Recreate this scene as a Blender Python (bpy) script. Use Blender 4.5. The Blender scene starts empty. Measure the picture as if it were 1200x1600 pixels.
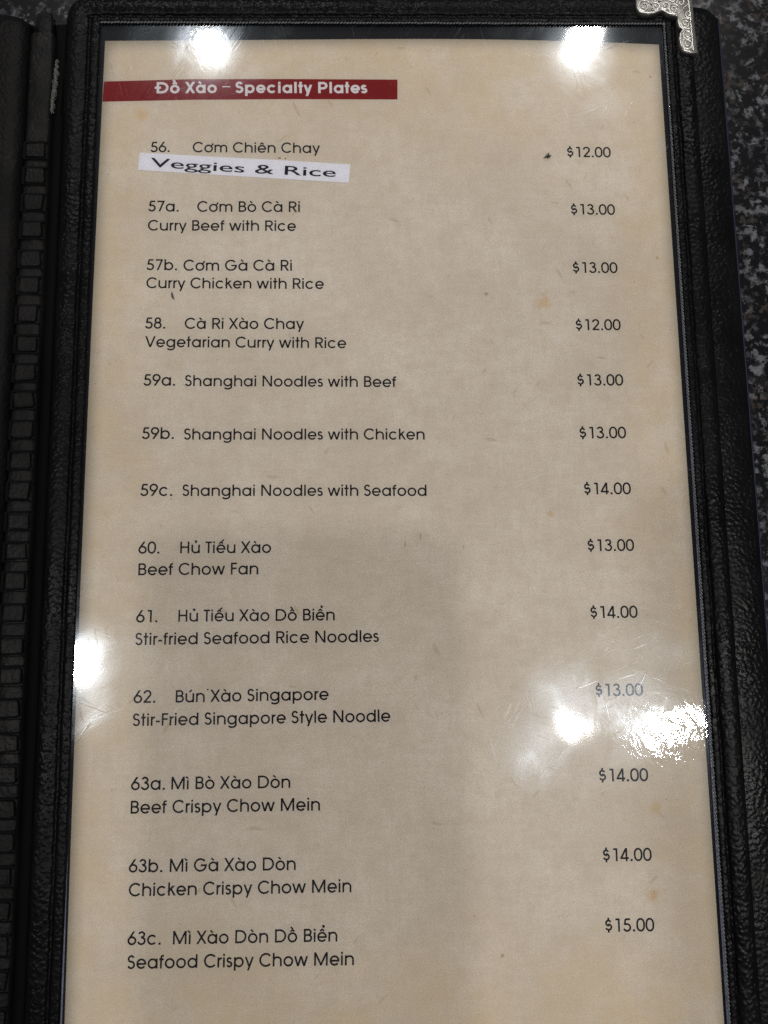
import bpy, math, random, unicodedata
from mathutils import Vector, Matrix, noise as mnoise

# ------------------------------------------------------------------ camera, world, lamps, exposure
S = bpy.context.scene
COL = S.collection
R = Matrix(((0.9993211, 0.0072402, -0.0361232),
            (-0.0122514, 0.9900052, -0.1404980),
            (0.0347449, 0.1408452, 0.9894218)))
CAM = Vector((-0.0127, -0.1113, 0.2813))
F = 1250.0                                            # focal length in pixels of a 1200 x 1600 frame
cam = bpy.data.cameras.new('camera')
cam.sensor_fit = 'VERTICAL'
cam.sensor_width = cam.sensor_height = 5.6
cam.lens = 5.6 * F / 1600.0
cam.clip_start = 0.01
cam.clip_end = 20.0
cam.dof.use_dof = True
cam.dof.focus_distance = 0.282
cam.dof.aperture_fstop = 2.4
co = bpy.data.objects.new('camera', cam)
COL.objects.link(co)
co.matrix_world = Matrix.Translation(CAM) @ R.to_4x4()
S.camera = co

W = bpy.data.worlds.new('World')
S.world = W
W.use_nodes = True
bg = W.node_tree.nodes['Background']
bg.inputs['Color'].default_value = (0.90, 0.95, 1.0, 1)
bg.inputs['Strength'].default_value = 0.12

def lamp(name, loc, power, radius, color=(1.0, 0.97, 0.93), target=(0, -0.06, 0)):
    d = bpy.data.lights.new(name, 'AREA')
    d.shape = 'DISK'
    d.size = radius * 2
    d.energy = power
    d.color = color
    o = bpy.data.objects.new(name, d)
    COL.objects.link(o)
    o.location = loc
    o.rotation_euler = (Vector(target) - Vector(loc)).to_track_quat('-Z', 'Y').to_euler()
    return o
# two far ceiling downlights, three pendants beside the table (all five mirrored in the clear sleeve), one light overhead
lamp('ceiling_lamp', (-0.387, 1.363, 1.6), 7.2, 0.029)
lamp('ceiling_lamp', (0.5875, 1.391, 1.6), 7.2, 0.038)
lamp('pendant_lamp', (0.3116, -0.2677, 0.95), 1.8, 0.021)
wide = lamp('pendant_lamp', (0.462, -0.270, 0.95), 2.6, 0.036)          # stretched long to widen its mirrored glare in the sleeve
wide.data.shape = 'ELLIPSE'
wide.data.size = 0.105
wide.data.size_y = 0.052
wide.rotation_euler = (0, 0, math.radians(12))
lamp('pendant_lamp', (-0.4206, -0.1651, 0.95), 2.0, 0.022)
lamp('overhead_lamp', (-0.004, -0.161, 1.6), 3.1, 0.026)

S.view_settings.view_transform = 'Standard'
S.view_settings.look = 'None'
S.view_settings.exposure = 0.0
S.view_settings.gamma = 1.0
S.view_settings.use_curve_mapping = False
S.render.engine = 'CYCLES'
S.cycles.use_denoising = False
S.cycles.max_bounces = 8
S.cycles.transparent_max_bounces = 12
S.cycles.sample_clamp_indirect = 4.0

rnd = random.Random(7)

def un(px, py, z=0.0):
    """point of the photograph (1200 x 1600) on the level z of the table set-up"""
    d = R @ Vector((px - 600.0, 800.0 - py, -F))
    t = (z - CAM.z) / d.z
    return CAM + d * t

# ------------------------------------------------------------------ mesh helpers
class MB:
    def __init__(self):
        self.v = []
        self.f = []
    def vert(self, p):
        self.v.append(tuple(p))
        return len(self.v) - 1
    def face(self, pts):
        self.f.append([self.vert(p) for p in pts])
    def grid(self, rows, close=False):
        b = len(self.v)
        n = len(rows[0])
        for r in rows:
            for p in r:
                self.v.append(tuple(p))
        m = len(rows)
        for i in range(m if close else m - 1):
            for j in range(n - 1):
                a = b + i * n + j
                c = b + ((i + 1) % m) * n + j
                self.f.append([a, a + 1, c + 1, c])
    def tube(self, pts, rad, sides=6, flat=1.0, taper=None):
        rows = []
        n = len(pts)
        for i, p in enumerate(pts):
            p = Vector(p)
            t = (Vector(pts[min(i + 1, n - 1)]) - Vector(pts[max(i - 1, 0)])).normalized()
            side = t.cross(Vector((0, 0, 1)))
            if side.length < 1e-6:
                side = Vector((1, 0, 0))
            side.normalize()
            up = side.cross(t).normalized()
            r = rad * (taper(i / (n - 1)) if taper else 1.0)
            rows.append([p + side * (math.cos(a) * r) + up * (math.sin(a) * r * flat)
                         for a in [2 * math.pi * k / sides for k in range(sides + 1)]])
        self.grid(rows)
    def prism(self, outline, z0, z1, bevel=0.0):
        n = len(outline)
        c = Vector((sum(p[0] for p in outline) / n, sum(p[1] for p in outline) / n))
        area = sum(outline[i][0] * outline[(i + 1) % n][1] - outline[(i + 1) % n][0] * outline[i][1] for i in range(n))
        if area < 0:
            outline = outline[::-1]
        def inset(d):
            out = []
            for i in range(n):
                a, b, e = (Vector(outline[k % n][:2]) for k in (i - 1, i, i + 1))
                n1 = Vector((-(b - a).y, (b - a).x)).normalized()
                n2 = Vector((-(e - b).y, (e - b).x)).normalized()
                m = (n1 + n2)
                m = m.normalized() if m.length > 1e-6 else n1
                out.append(b + m * d)
            return out
        rings = [([Vector(p[:2]) for p in outline], z0), ([Vector(p[:2]) for p in outline], z1 - bevel)]
        if bevel:
            rings += [(inset(bevel * 0.35), z1 - bevel * 0.3), (inset(bevel), z1)]
        b = len(self.v)
        for ring, z in rings:
            for p in ring:
                self.v.append((p.x, p.y, z))
        for k in range(len(rings) - 1):
            for i in range(n):
                j = (i + 1) % n
                self.f.append([b + k * n + i, b + k * n + j, b + (k + 1) * n + j, b + (k + 1) * n + i])
        self.f.append([b + (len(rings) - 1) * n + i for i in range(n)])
        self.f.append([b + i for i in reversed(range(n))])
    def build(self, name, mat, parent=None, smooth=True):
        me = bpy.data.meshes.new(name)
        me.from_pydata(self.v, [], self.f)
        me.update()
        if smooth:
            for p in me.polygons:
                p.use_smooth = True
        me.materials.append(mat)
        o = bpy.data.objects.new(name, me)
        COL.objects.link(o)
        if parent:
            attach(o, parent)
        return o

def attach(o, parent):
    o.parent = parent
    w = Vector((0, 0, 0))
    q = parent
    while q:
        w += q.location
        q = q.parent
    o.location = -w

def tag(o, label=None, cat=None, group=None, kind=None):
    for k, v in (('label', label), ('category', cat), ('group', group), ('kind', kind)):
        if v:
            o[k] = v
    return o

def empty(name, loc):
    o = bpy.data.objects.new(name, None)
    COL.objects.link(o)
    o.location = loc
    o.empty_display_size = 0.02
    return o

# ------------------------------------------------------------------ materials
class NT:
    def __init__(self, name):
        self.m = bpy.data.materials.new(name)
        self.m.use_nodes = True
        self.t = self.m.node_tree
        self.b = self.t.nodes['Principled BSDF']
        self.out = self.t.nodes['Material Output']
        self._co = None
    def n(self, typ, **kw):
        nd = self.t.nodes.new(typ)
        for k, v in kw.items():
            setattr(nd, k, v)
        return nd
    def put(self, sock, v):
        if hasattr(v, 'is_output'):
            self.t.links.new(v, sock)
        elif isinstance(v, (tuple, list)) and len(v) == 3 and sock.type == 'RGBA':
            sock.default_value = (*v, 1)
        else:
            sock.default_value = v
    @property
    def co(self):
        if self._co is None:
            self._co = self.n('ShaderNodeTexCoord').outputs['Object']
        return self._co
    def math(self, op, a, b=0.0, clamp=False):
        nd = self.n('ShaderNodeMath', operation=op, use_clamp=clamp)
        self.put(nd.inputs[0], a)
        self.put(nd.inputs[1], b)
        return nd.outputs[0]
    def mapping(self, scale=(1, 1, 1), rot=(0, 0, 0), loc=(0, 0, 0), co=None):
        nd = self.n('ShaderNodeMapping', vector_type='TEXTURE')
        self.put(nd.inputs['Vector'], co or self.co)
        nd.inputs['Scale'].default_value = tuple(1.0 / k for k in scale)
        nd.inputs['Rotation'].default_value = rot
        nd.inputs['Location'].default_value = loc
        return nd.outputs[0]
    def noise(self, scale, detail=3.0, rough=0.55, co=None, dist=0.0):
        nd = self.n('ShaderNodeTexNoise')
        self.put(nd.inputs['Vector'], co or self.co)
        nd.inputs['Scale'].default_value = scale
        nd.inputs['Detail'].default_value = detail
        nd.inputs['Roughness'].default_value = rough
        nd.inputs['Distortion'].default_value = dist
        return nd.outputs['Fac']
    def voro(self, scale, feature='F1', co=None, out='Distance', rand=1.0):
        nd = self.n('ShaderNodeTexVoronoi', feature=feature)
        self.put(nd.inputs['Vector'], co or self.co)
        nd.inputs['Scale'].default_value = scale
        nd.inputs['Randomness'].default_value = rand
        return nd.outputs[out]
    def ramp(self, v, a, b, lo=0.0, hi=1.0, smooth=True):
        nd = self.n('ShaderNodeMapRange')
        nd.interpolation_type = 'SMOOTHSTEP' if smooth else 'LINEAR'
        self.put(nd.inputs['Value'], v)
        nd.inputs['From Min'].default_value = a
        nd.inputs['From Max'].default_value = b
        nd.inputs['To Min'].default_value = lo
        nd.inputs['To Max'].default_value = hi
        return nd.outputs['Result']
    def mix(self, f, a, b, mode='MIX'):
        nd = self.n('ShaderNodeMix', data_type='RGBA', blend_type=mode)
        self.put(nd.inputs[0], f)
        self.put(nd.inputs[6], a)
        self.put(nd.inputs[7], b)
        return nd.outputs[2]
    def bump(self, height, strength=1.0, dist=1.0, normal=None):
        nd = self.n('ShaderNodeBump')
        self.put(nd.inputs['Height'], height)
        nd.inputs['Strength'].default_value = strength
        nd.inputs['Distance'].default_value = dist
        if normal is not None:
            self.put(nd.inputs['Normal'], normal)
        return nd.outputs[0]
    def sep(self, co=None):
        nd = self.n('ShaderNodeSeparateXYZ')
        self.put(nd.inputs[0], co or self.co)
        return nd.outputs
    def dist(self, p, co=None, sx=1.0, sy=1.0):
        nd = self.n('ShaderNodeVectorMath', operation='SUBTRACT')
        self.put(nd.inputs[0], co or self.co)
        nd.inputs[1].default_value = (p[0], p[1], 0)
        sc = self.n('ShaderNodeVectorMath', operation='MULTIPLY')
        self.t.links.new(nd.outputs[0], sc.inputs[0])
        sc.inputs[1].default_value = (sx, sy, 0)
        ln = self.n('ShaderNodeVectorMath', operation='LENGTH')
        self.t.links.new(sc.outputs[0], ln.inputs[0])
        return ln.outputs['Value']
    def set(self, **kw):
        names = {'color': 'Base Color', 'rough': 'Roughness', 'metal': 'Metallic', 'spec': 'Specular IOR Level', 'normal': 'Normal'}
        for k, v in kw.items():
            self.put(self.b.inputs[names[k]], v)
        return self.m

def leather(name, base, rough=0.42, grain=640.0, depth=0.00022, spec=0.5):
    q = NT(name)
    warp = q.n('ShaderNodeVectorMath', operation='ADD')
    nz = q.n('ShaderNodeTexNoise')
    q.put(nz.inputs['Vector'], q.co)
    nz.inputs['Scale'].default_value = 260.0
    sc = q.n('ShaderNodeVectorMath', operation='SCALE')
    q.t.links.new(nz.outputs['Color'], sc.inputs[0])
    sc.inputs['Scale'].default_value = 0.0014
    q.t.links.new(sc.outputs[0], warp.inputs[1])
    q.put(warp.inputs[0], q.co)
    w = warp.outputs[0]
    cells = q.ramp(q.voro(grain, 'SMOOTH_F1', w), 0.05, 0.75, 1.0, 0.0)
    fine = q.noise(2600.0, 2.0)
    big = q.noise(60.0, 3.0)
    h = q.math('ADD', q.math('MULTIPLY', cells, q.ramp(big, 0.3, 0.7, depth * 0.55, depth * 1.1)),
               q.math('MULTIPLY', fine, depth * 0.22))
    h = q.math('ADD', h, q.math('MULTIPLY', q.noise(110.0, 2.0), 0.00020))
    c = q.mix(q.ramp(big, 0.35, 0.7), tuple(x * 0.75 for x in base), tuple(min(1, x * 1.3) for x in base))
    dust = q.ramp(q.noise(1500.0, 1.0), 0.76, 0.80)
    c = q.mix(q.math('MULTIPLY', dust, 0.35), c, (0.16, 0.16, 0.16))
    return q.set(color=c, rough=q.ramp(q.noise(35.0, 2.0), 0.3, 0.7, rough - 0.07, rough + 0.09), spec=spec,
                 normal=q.bump(h, 1.0, 1.0))

M = {}
M['leather'] = leather('black_leather', (0.0026, 0.0027, 0.0032), 0.33, 760.0, 0.00020, 0.085)
M['leather_leaf'] = leather('black_leather_leaf', (0.0028, 0.0029, 0.0032), 0.34, 780.0, 0.00019, 0.10)
M['leather_spine'] = leather('black_leather_spine', (0.0068, 0.0063, 0.0063), 0.50, 820.0, 0.00014, 0.12)
M['leather_facing'] = leather('black_leather_facing', (0.0042, 0.0038, 0.0038), 0.50, 820.0, 0.00014, 0.09)

q = NT('channel_cloth')
M['channel'] = q.set(color=(0.003, 0.003, 0.0032), rough=0.9, spec=0.1, normal=q.bump(q.noise(2200.0, 2.0), 1.0, 0.0001))
q = NT('backing_board')
M['backing'] = q.set(color=q.mix(q.noise(500.0), (0.003, 0.003, 0.004), (0.005, 0.005, 0.007)), rough=0.8, spec=0.2)
q = NT('navy_edge')
M['navy'] = q.set(color=(0.004, 0.006, 0.020), rough=0.6, spec=0.3, normal=q.bump(q.noise(1500.0), 1.0, 0.0001))
q = NT('thread')
M['thread'] = q.set(color=q.mix(q.noise(700.0), (0.05, 0.05, 0.055), (0.20, 0.20, 0.21)), rough=0.7, spec=0.3)
q = NT('frayed_cloth')
M['fray'] = q.set(color=q.mix(q.noise(2500.0), (0.03, 0.03, 0.03), (0.20, 0.20, 0.19)), rough=0.9, spec=0.1)

# silver corner
q = NT('embossed_silver')
pat = q.noise(500.0, 3.0)
M['silver'] = q.set(color=q.mix(q.ramp(pat, 0.38, 0.62), (0.50, 0.48, 0.44), (0.82, 0.81, 0.78)), metal=1.0,
                    rough=q.ramp(pat, 0.3, 0.7, 0.30, 0.45), normal=q.bump(q.noise(900.0, 2.0), 1.0, 0.00003))
q = NT('tarnished_silver')
M['tarnish'] = q.set(color=q.mix(q.noise(600.0), (0.12, 0.115, 0.10), (0.40, 0.385, 0.36)), metal=1.0, rough=0.45,
                     normal=q.bump(q.noise(700.0, 2.0), 1.0, 0.00006))

# granite
q = NT('polished_granite')
w = q.mix(0.5, q.co, q.co)
nz = q.n('ShaderNodeTexNoise')
q.put(nz.inputs['Vector'], q.co)
nz.inputs['Scale'].default_value = 240.0
nz.inputs['Detail'].default_value = 4.0
sc = q.n('ShaderNodeVectorMath', operation='SCALE')
q.t.links.new(nz.outputs['Color'], sc.inputs[0])
sc.inputs['Scale'].default_value = 0.006
ad = q.n('ShaderNodeVectorMath', operation='ADD')
q.put(ad.inputs[0], q.co)
q.t.links.new(sc.outputs[0], ad.inputs[1])
wv = ad.outputs[0]
cell = q.voro(210.0, 'F1', wv, 'Color')
cs = q.n('ShaderNodeSeparateColor')
q.t.links.new(cell, cs.inputs[0])
small = q.voro(520.0, 'F1', wv, 'Color')
cs2 = q.n('ShaderNodeSeparateColor')
q.t.links.new(small, cs2.inputs[0])
grey = q.math('ADD', q.math('MULTIPLY', q.ramp(cs.outputs[0], 0.45, 0.90), 0.80), q.math('MULTIPLY', q.ramp(cs2.outputs[1], 0.45, 1.0), 0.35))
grey = q.math('MULTIPLY', grey, q.ramp(q.noise(300.0, 5.0, 0.7), 0.46, 0.57, 0.0, 1.0))
c = q.mix(grey, (0.002, 0.002, 0.0025), (0.115, 0.118, 0.130))
brown = q.math('MULTIPLY', q.ramp(q.noise(55.0, 3.0), 0.52, 0.66), q.ramp(cs2.outputs[2], 0.5, 0.9))
c = q.mix(q.math('MULTIPLY', brown, 0.35), c, (0.085, 0.065, 0.052))
M['granite'] = q.set(color=c, rough=0.16, spec=0.5)

# printed parchment paper
q = NT('parchment_print')
x, y, z = q.sep()
blotch = q.noise(26.0, 5.0, 0.6)
mott = q.noise(150.0, 5.0, 0.65)
fine = q.noise(1300.0, 3.0, 0.7)
base = q.mix(q.ramp(blotch, 0.32, 0.68), (0.585, 0.520, 0.440), (0.660, 0.602, 0.530))
base = q.mix(q.math('MULTIPLY', q.ramp(mott, 0.40, 0.70), 0.38), base, (0.525, 0.442, 0.345))
weave = q.math('ADD', q.noise(420.0, 3.0, 0.7, q.mapping((1.0, 0.25, 1.0))), q.noise(420.0, 3.0, 0.7, q.mapping((0.25, 1.0, 1.0))))
base = q.mix(q.math('MULTIPLY', q.ramp(weave, 0.88, 1.18), 0.24), base, (0.475, 0.405, 0.325))
base = q.mix(q.math('MULTIPLY', q.ramp(fine, 0.35, 0.7), 0.45), base, (0.48, 0.420, 0.345))
# the print is yellower along its margins
mx = q.ramp(q.math('ADD', q.math('ABSOLUTE', x), q.math('MULTIPLY', q.noise(45.0, 4.0), 0.035)), 0.088, 0.130)
my = q.ramp(q.math('ADD', y, q.math('MULTIPLY', q.noise(38.0, 4.0), 0.06)), 0.06, 0.155)
mb = q.ramp(q.math('ADD', y, q.math('MULTIPLY', q.noise(40.0, 4.0), 0.05)), -0.225, -0.165, 1.0, 0.0)
edge = q.math('MAXIMUM', mx, q.math('MAXIMUM', my, mb))
base = q.mix(q.math('MULTIPLY', q.math('MULTIPLY', edge, q.ramp(q.noise(60.0, 5.0, 0.65), 0.34, 0.62, 0.35, 1.0)), 0.62), base, (0.575, 0.470, 0.315))
# fibres and flecks of the printed parchment
for rot, s, thr in ((0.5, 1.0, 0.735), (-0.7, 1.2, 0.74), (1.4, 0.9, 0.745)):
    fib = q.noise(330.0 * s, 1.0, 0.5, q.mapping((1.0, 0.24, 1.0), (0, 0, rot), (rot, 2 * rot, 0)))
    base = q.mix(q.math('MULTIPLY', q.ramp(fib, thr, thr + 0.05), 0.32), base, (0.36, 0.25, 0.14))
fleck = q.noise(640.0, 1.0)
base = q.mix(q.math('MULTIPLY', q.ramp(fleck, 0.775, 0.81), 0.55), base, (0.20, 0.14, 0.09))
for px, py, r, col, a in ((222, 178, 0.0042, (0.58, 0.34, 0.10), 0.8), (850, 473, 0.0045, (0.52, 0.32, 0.10), 0.8),
                          (760, 459, 0.0012, (0.30, 0.16, 0.06), 0.9), (860, 803, 0.0020, (0.48, 0.27, 0.08), 0.8),
                          (1025, 1263, 0.0030, (0.50, 0.32, 0.10), 0.8), (1021, 1400, 0.0030, (0.46, 0.27, 0.07), 0.8),
                          (657, 838, 0.0013, (0.34, 0.20, 0.06), 0.9), (633, 850, 0.0013, (0.36, 0.22, 0.08), 0.8),
                          (785, 1493, 0.0010, (0.25, 0.14, 0.06), 0.8), (724, 855, 0.0011, (0.40, 0.25, 0.10), 0.7),
                          (1027, 403, 0.0010, (0.34, 0.24, 0.10), 0.8), (1016, 120, 0.0008, (0.25, 0.16, 0.10), 0.8),
                          (902, 252, 0.0022, (0.44, 0.33, 0.25), 0.5), (205, 1475, 0.0010, (0.36, 0.26, 0.18), 0.6),
                          (650, 1058, 0.0014, (0.48, 0.34, 0.18), 0.6), (240, 970, 0.0014, (0.54, 0.36, 0.2), 0.6)):
    p = un(px, py)
    tick = px in (657, 633, 724)
    dd = q.dist(p, None, 2.6 if tick else 1.0, 0.75 if tick else (2.0 if px == 902 else 1.0))
    dd = q.math('ADD', dd, q.math('MULTIPLY', q.math('SUBTRACT', q.noise(420.0 if r > 0.0025 else 1500.0, 4.0), 0.5), r * 1.1))
    base = q.mix(q.math('MULTIPLY', q.ramp(dd, r * 0.05, r, 1.0, 0.0), a * (0.55 if r > 0.0015 else 0.8)), base, col)
M['paper'] = q.set(color=base, rough=0.75, spec=0.15, normal=q.bump(q.noise(1600.0, 3.0), 1.0, 0.00002))

q = NT('black_ink')
M['ink'] = q.set(color=(0.006, 0.005, 0.008), rough=0.7, spec=0.1)
q = NT('red_print')
M['red'] = q.set(color=q.mix(q.noise(900.0, 3.0), (0.172, 0.0055, 0.0068), (0.205, 0.0080, 0.0092)), rough=0.7, spec=0.1)
q = NT('white_print')
M['white_ink'] = q.set(color=q.mix(q.noise(1100.0, 2.0), (0.60, 0.58, 0.60), (0.74, 0.72, 0.73)), rough=0.7, spec=0.1)
q = NT('white_label_paper')
M['label'] = q.set(color=q.mix(q.noise(300.0, 4.0), (0.66, 0.66, 0.73), (0.76, 0.76, 0.82)), rough=0.6, spec=0.2)
q = NT('crumb')
M['crumb'] = q.set(color=q.mix(q.noise(1500.0), (0.008, 0.007, 0.007), (0.05, 0.045, 0.04)), rough=0.8)

# clear scratched plastic sleeve
q = NT('clear_plastic_sleeve')
t = q.t
t.nodes.remove(q.b)
x, y, z = q.sep()
pr = un(1045, 1140)
rip_mask = q.ramp(q.dist((pr.x, pr.y), None, 1.0, 1.6), 0.008, 0.030, 1.0, 0.0)
pt = un(322, 75)
top_mask = q.math('MULTIPLY', q.ramp(q.dist((pt.x, pt.y), None, 1.0, 1.0), 0.006, 0.016, 1.0, 0.0), 0.16)
rip_mask = q.math('MAXIMUM', rip_mask, top_mask)
rip = q.noise(230.0, 4.0, 0.55, q.mapping((1.0, 0.55, 1.0), (0, 0, 0.5)), 0.6)
h = q.math('MULTIPLY', q.math('MULTIPLY', rip, rip_mask), 0.00013)
h = q.math('ADD', h, q.math('MULTIPLY', q.noise(22.0, 2.0), 0.00028))
h = q.math('ADD', h, q.math('MULTIPLY', q.noise(160.0, 1.0), 0.000004))
pl = un(130, 1043)
dy = q.math('ABSOLUTE', q.math('SUBTRACT', y, pl.y))
bow = q.math('MULTIPLY', q.math('MULTIPLY', q.math('MULTIPLY', dy, dy), 0.27), q.ramp(x, -0.104, -0.070, 1.0, 0.0))
bow = q.math('MULTIPLY', bow, q.ramp(dy, 0.008, 0.060, 1.0, 0.0))
h = q.math('ADD', h, bow)
# fine scratches in several directions
scr = None
for rot, s in ((0.25, 1.0), (1.2, 1.15), (-0.55, 0.9), (-1.25, 1.05)):
    sn = q.noise(900.0 * s, 2.0, 0.5, q.mapping((1.0, 0.05, 1.0), (0, 0, rot), (rot * 3, rot, 0)))
    line = q.ramp(sn, 0.63, 0.70)
    patch = q.ramp(q.noise(70.0, 2.0, 0.5, q.mapping((1, 1, 1), (0, 0, 0), (rot * 5, 0, rot))), 0.48, 0.62)
    line = q.math('MULTIPLY', line, patch)
    scr = line if scr is None else q.math('MAXIMUM', scr, line)
h2 = q.math('ADD', h, q.math('MULTIPLY', scr, 0.000038))
n_sharp = q.bump(h, 1.0, 1.0)
n_scr = q.bump(q.math('ADD', h2, q.math('MULTIPLY', q.noise(1900.0, 2.0), 0.000012)), 1.0, 1.0)
smear_halo = q.ramp(q.noise(34.0, 4.0, 0.6, q.mapping((1.0, 0.6, 1.0), (0, 0, -0.6)), 1.2), 0.46, 0.74)
extra = None  # scratched smears, plus haze laid around the lamp reflections for their halos
for px, py, r, sx, sy in ((960, 165, 0.016, 1.0, 1.6), (905, 90, 0.02, 1.0, 1.0), (150, 1120, 0.018, 1.7, 1.0), (880, 1080, 0.022, 1.0, 1.2),
                          (1010, 1010, 0.02, 0.8, 1.6), (322, 75, 0.018, 1, 1), (820, 1170, 0.02, 1, 1), (985, 1090, 0.022, 1.0, 1.3), (130, 1040, 0.02, 1.4, 1.0)):
    p = un(px, py)
    e = q.ramp(q.dist((p.x, p.y), None, sx, sy), 0.0, r, 1.0, 0.0)
    extra = e if extra is None else q.math('MAXIMUM', extra, e)
scr = q.math('MULTIPLY', scr, q.math('ADD', q.math('MULTIPLY', extra, 0.9), 0.13), True)
smear_halo = q.math('ADD', q.math('MULTIPLY', smear_halo, q.math('ADD', q.math('MULTIPLY', extra, 1.0), 0.10)), q.math('MULTIPLY', extra, 0.30))
tr = q.n('ShaderNodeBsdfTransparent')
tr.inputs['Color'].default_value = (0.985, 0.985, 0.985, 1)
gl = q.n('ShaderNodeBsdfGlossy')
gl.inputs['Roughness'].default_value = 0.034
q.put(gl.inputs['Normal'], n_sharp)
hz = q.n('ShaderNodeBsdfGlossy')
q.put(hz.inputs['Roughness'], 0.215)
hz.inputs['Color'].default_value = (0.76, 0.88, 1.0, 1)
q.put(hz.inputs['Normal'], n_scr)
md = q.n('ShaderNodeBsdfGlossy')
md.inputs['Roughness'].default_value = 0.13
md.inputs['Color'].default_value = (0.80, 0.90, 1.0, 1)
q.put(md.inputs['Normal'], n_sharp)
fr = q.n('ShaderNodeFresnel')
fr.inputs['IOR'].default_value = 1.5
m1 = q.n('ShaderNodeMixShader')
q.put(m1.inputs[0], q.math('ADD', 0.002, q.math('ADD', q.math('MULTIPLY', smear_halo, 0.060), q.math('MULTIPLY', scr, 0.045)), True))
t.links.new(tr.outputs[0], m1.inputs[1])
t.links.new(hz.outputs[0], m1.inputs[2])
m2 = q.n('ShaderNodeMixShader')
t.links.new(q.math('MULTIPLY', fr.outputs[0], 1.25), m2.inputs[0])
m3 = q.n('ShaderNodeMixShader')
q.put(m3.inputs[0], q.math('ADD', 0.0012, q.math('MULTIPLY', extra, 0.0042)))
t.links.new(m1.outputs[0], m3.inputs[1])
t.links.new(md.outputs[0], m3.inputs[2])
t.links.new(m3.outputs[0], m2.inputs[1])
t.links.new(gl.outputs[0], m2.inputs[2])
t.links.new(m2.outputs[0], q.out.inputs['Surface'])
M['sleeve'] = q.m

q = NT('dark_phone_body')
M['phone'] = q.set(color=(0.012, 0.012, 0.013), rough=0.45)
q = NT('phone_glass')
M['phone_glass'] = q.set(color=(0.004, 0.004, 0.005), rough=0.08)

# ------------------------------------------------------------------ the table
Z_TABLE = -0.0125
mb = MB()
mb.grid([[(-1.2 + 2.4 * i / 10, -1.2 + 2.8 * j / 10, Z_TABLE) for i in range(11)] for j in range(11)])
tb = mb.build('table', M['granite'], None, False)
tag(tb, 'polished black and grey speckled granite table top under the menu', 'table', None, 'structure')

# ------------------------------------------------------------------ the folder
folder = empty('menu_folder', (0, -0.06, Z_TABLE))
tag(folder, 'open black leather menu folder with clear page pocket and silver corner', 'menu folder')

def wob(x, y, amp, sc=90.0, seed=0.0):
    return amp * mnoise.noise(Vector((x * sc + seed, y * sc, seed * 1.7)))

def rail(bl, tl, tr_, br, rad, n=70, nc=10):
    """closed rounded rail through four corners, the same count for every rail"""
    cs = [Vector(p) for p in (bl, tl, tr_, br)]
    pts = []
    for i in range(4):
        a, b, c = cs[i - 1], cs[i], cs[(i + 1) % 4]
        u = (a - b).normalized()
        v = (c - b).normalized()
        r = rad[i] if isinstance(rad, (list, tuple)) else rad
        p0, p1 = b + u * r, b + v * r
        for k in range(nc):
            s = k / (nc - 1)
            pts.append(p0 * (1 - s) ** 2 + b * (2 * s * (1 - s)) + p1 * s * s)
        d = cs[(i + 1) % 4]
        rn = rad[(i + 1) % 4] if isinstance(rad, (list, tuple)) else rad
        q1 = d + (b - d).normalized() * rn
        for k in range(1, n):
            s = k / n
            pts.append(p1 * (1 - s) + q1 * s)
    return pts

YB = -0.262
inner = rail((-0.1086, YB), (-0.1087, 0.1178), (0.1103, 0.1208), (0.1095, YB), 0.0006)
groove = rail((-0.1126, YB - 0.003), (-0.1129, 0.1213), (0.1138, 0.1248), (0.1126, YB - 0.003), 0.0012)
outer = rail((-0.1206, YB - 0.013), (-0.1222, 0.1296), (0.1219, 0.1345), (0.1208, YB - 0.013), [0.003, 0.0085, 0.003, 0.003])
rows = []
NI, NO = 6, 14
for a, g, o in zip(inner, groove, outer):
    g = g + Vector((wob(g.x, g.y, 0.00030, 110, 3), wob(g.x, g.y, 0.00030, 110, 9)))
    row = [(a.x, a.y, -0.0012), (a.x, a.y, 0.0008)]
    for k in range(NI):
        s = (k + 0.5) / NI
        p = a.lerp(g, s)
        zz = 0.0011 + 0.00045 * math.sin(math.pi * s) ** 0.7 - 0.0011 * max(0, s - 0.75) / 0.25
        row.append((p.x, p.y, zz))
    row.append((g.x, g.y, -0.0003))
    for k in range(NO):
        s = (k + 0.35) / (NO - 0.65)
        p = g.lerp(o, s)
        prof = math.sin(math.pi * min(1, s * 0.86 + 0.10)) ** 0.55
        zz = 0.0002 + 0.0021 * prof + wob(p.x, p.y, 0.00025, 70, 5) - 0.0018 * max(0, s - 0.8) / 0.2
        row.append((p.x, p.y, zz))
    row.append((o.x, o.y, -0.0016))
    row.append((o.x, o.y, -0.0042))
    rows.append(row)
mb = MB()
mb.grid(rows, close=True)
panel = mb.build('page_panel', M['leather'], folder)

def along(pts, step):
    out = []
    acc = 0.0
    for a, b in zip(pts, pts[1:]):
        L = (b - a).length
        while acc < L:
            out.append((a.lerp(b, acc / L), (b - a).normalized()))
            acc += step
        acc -= L
    return out

def bead(mb, c, d, ln, r, z):
    side = Vector((-d.y, d.x))
    rows_ = []
    for i in range(7):
        a = math.pi * i / 6
        rr = r * max(0.05, math.sin(a))
        cc = c - d * (math.cos(a) * ln * 0.5)
        rows_.append([(cc.x + side.x * rr * math.cos(b), cc.y + side.y * rr * math.cos(b), z + rr * math.sin(b))
                      for b in [2 * math.pi * k / 6 for k in range(7)]])
    mb.grid(rows_)

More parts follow.
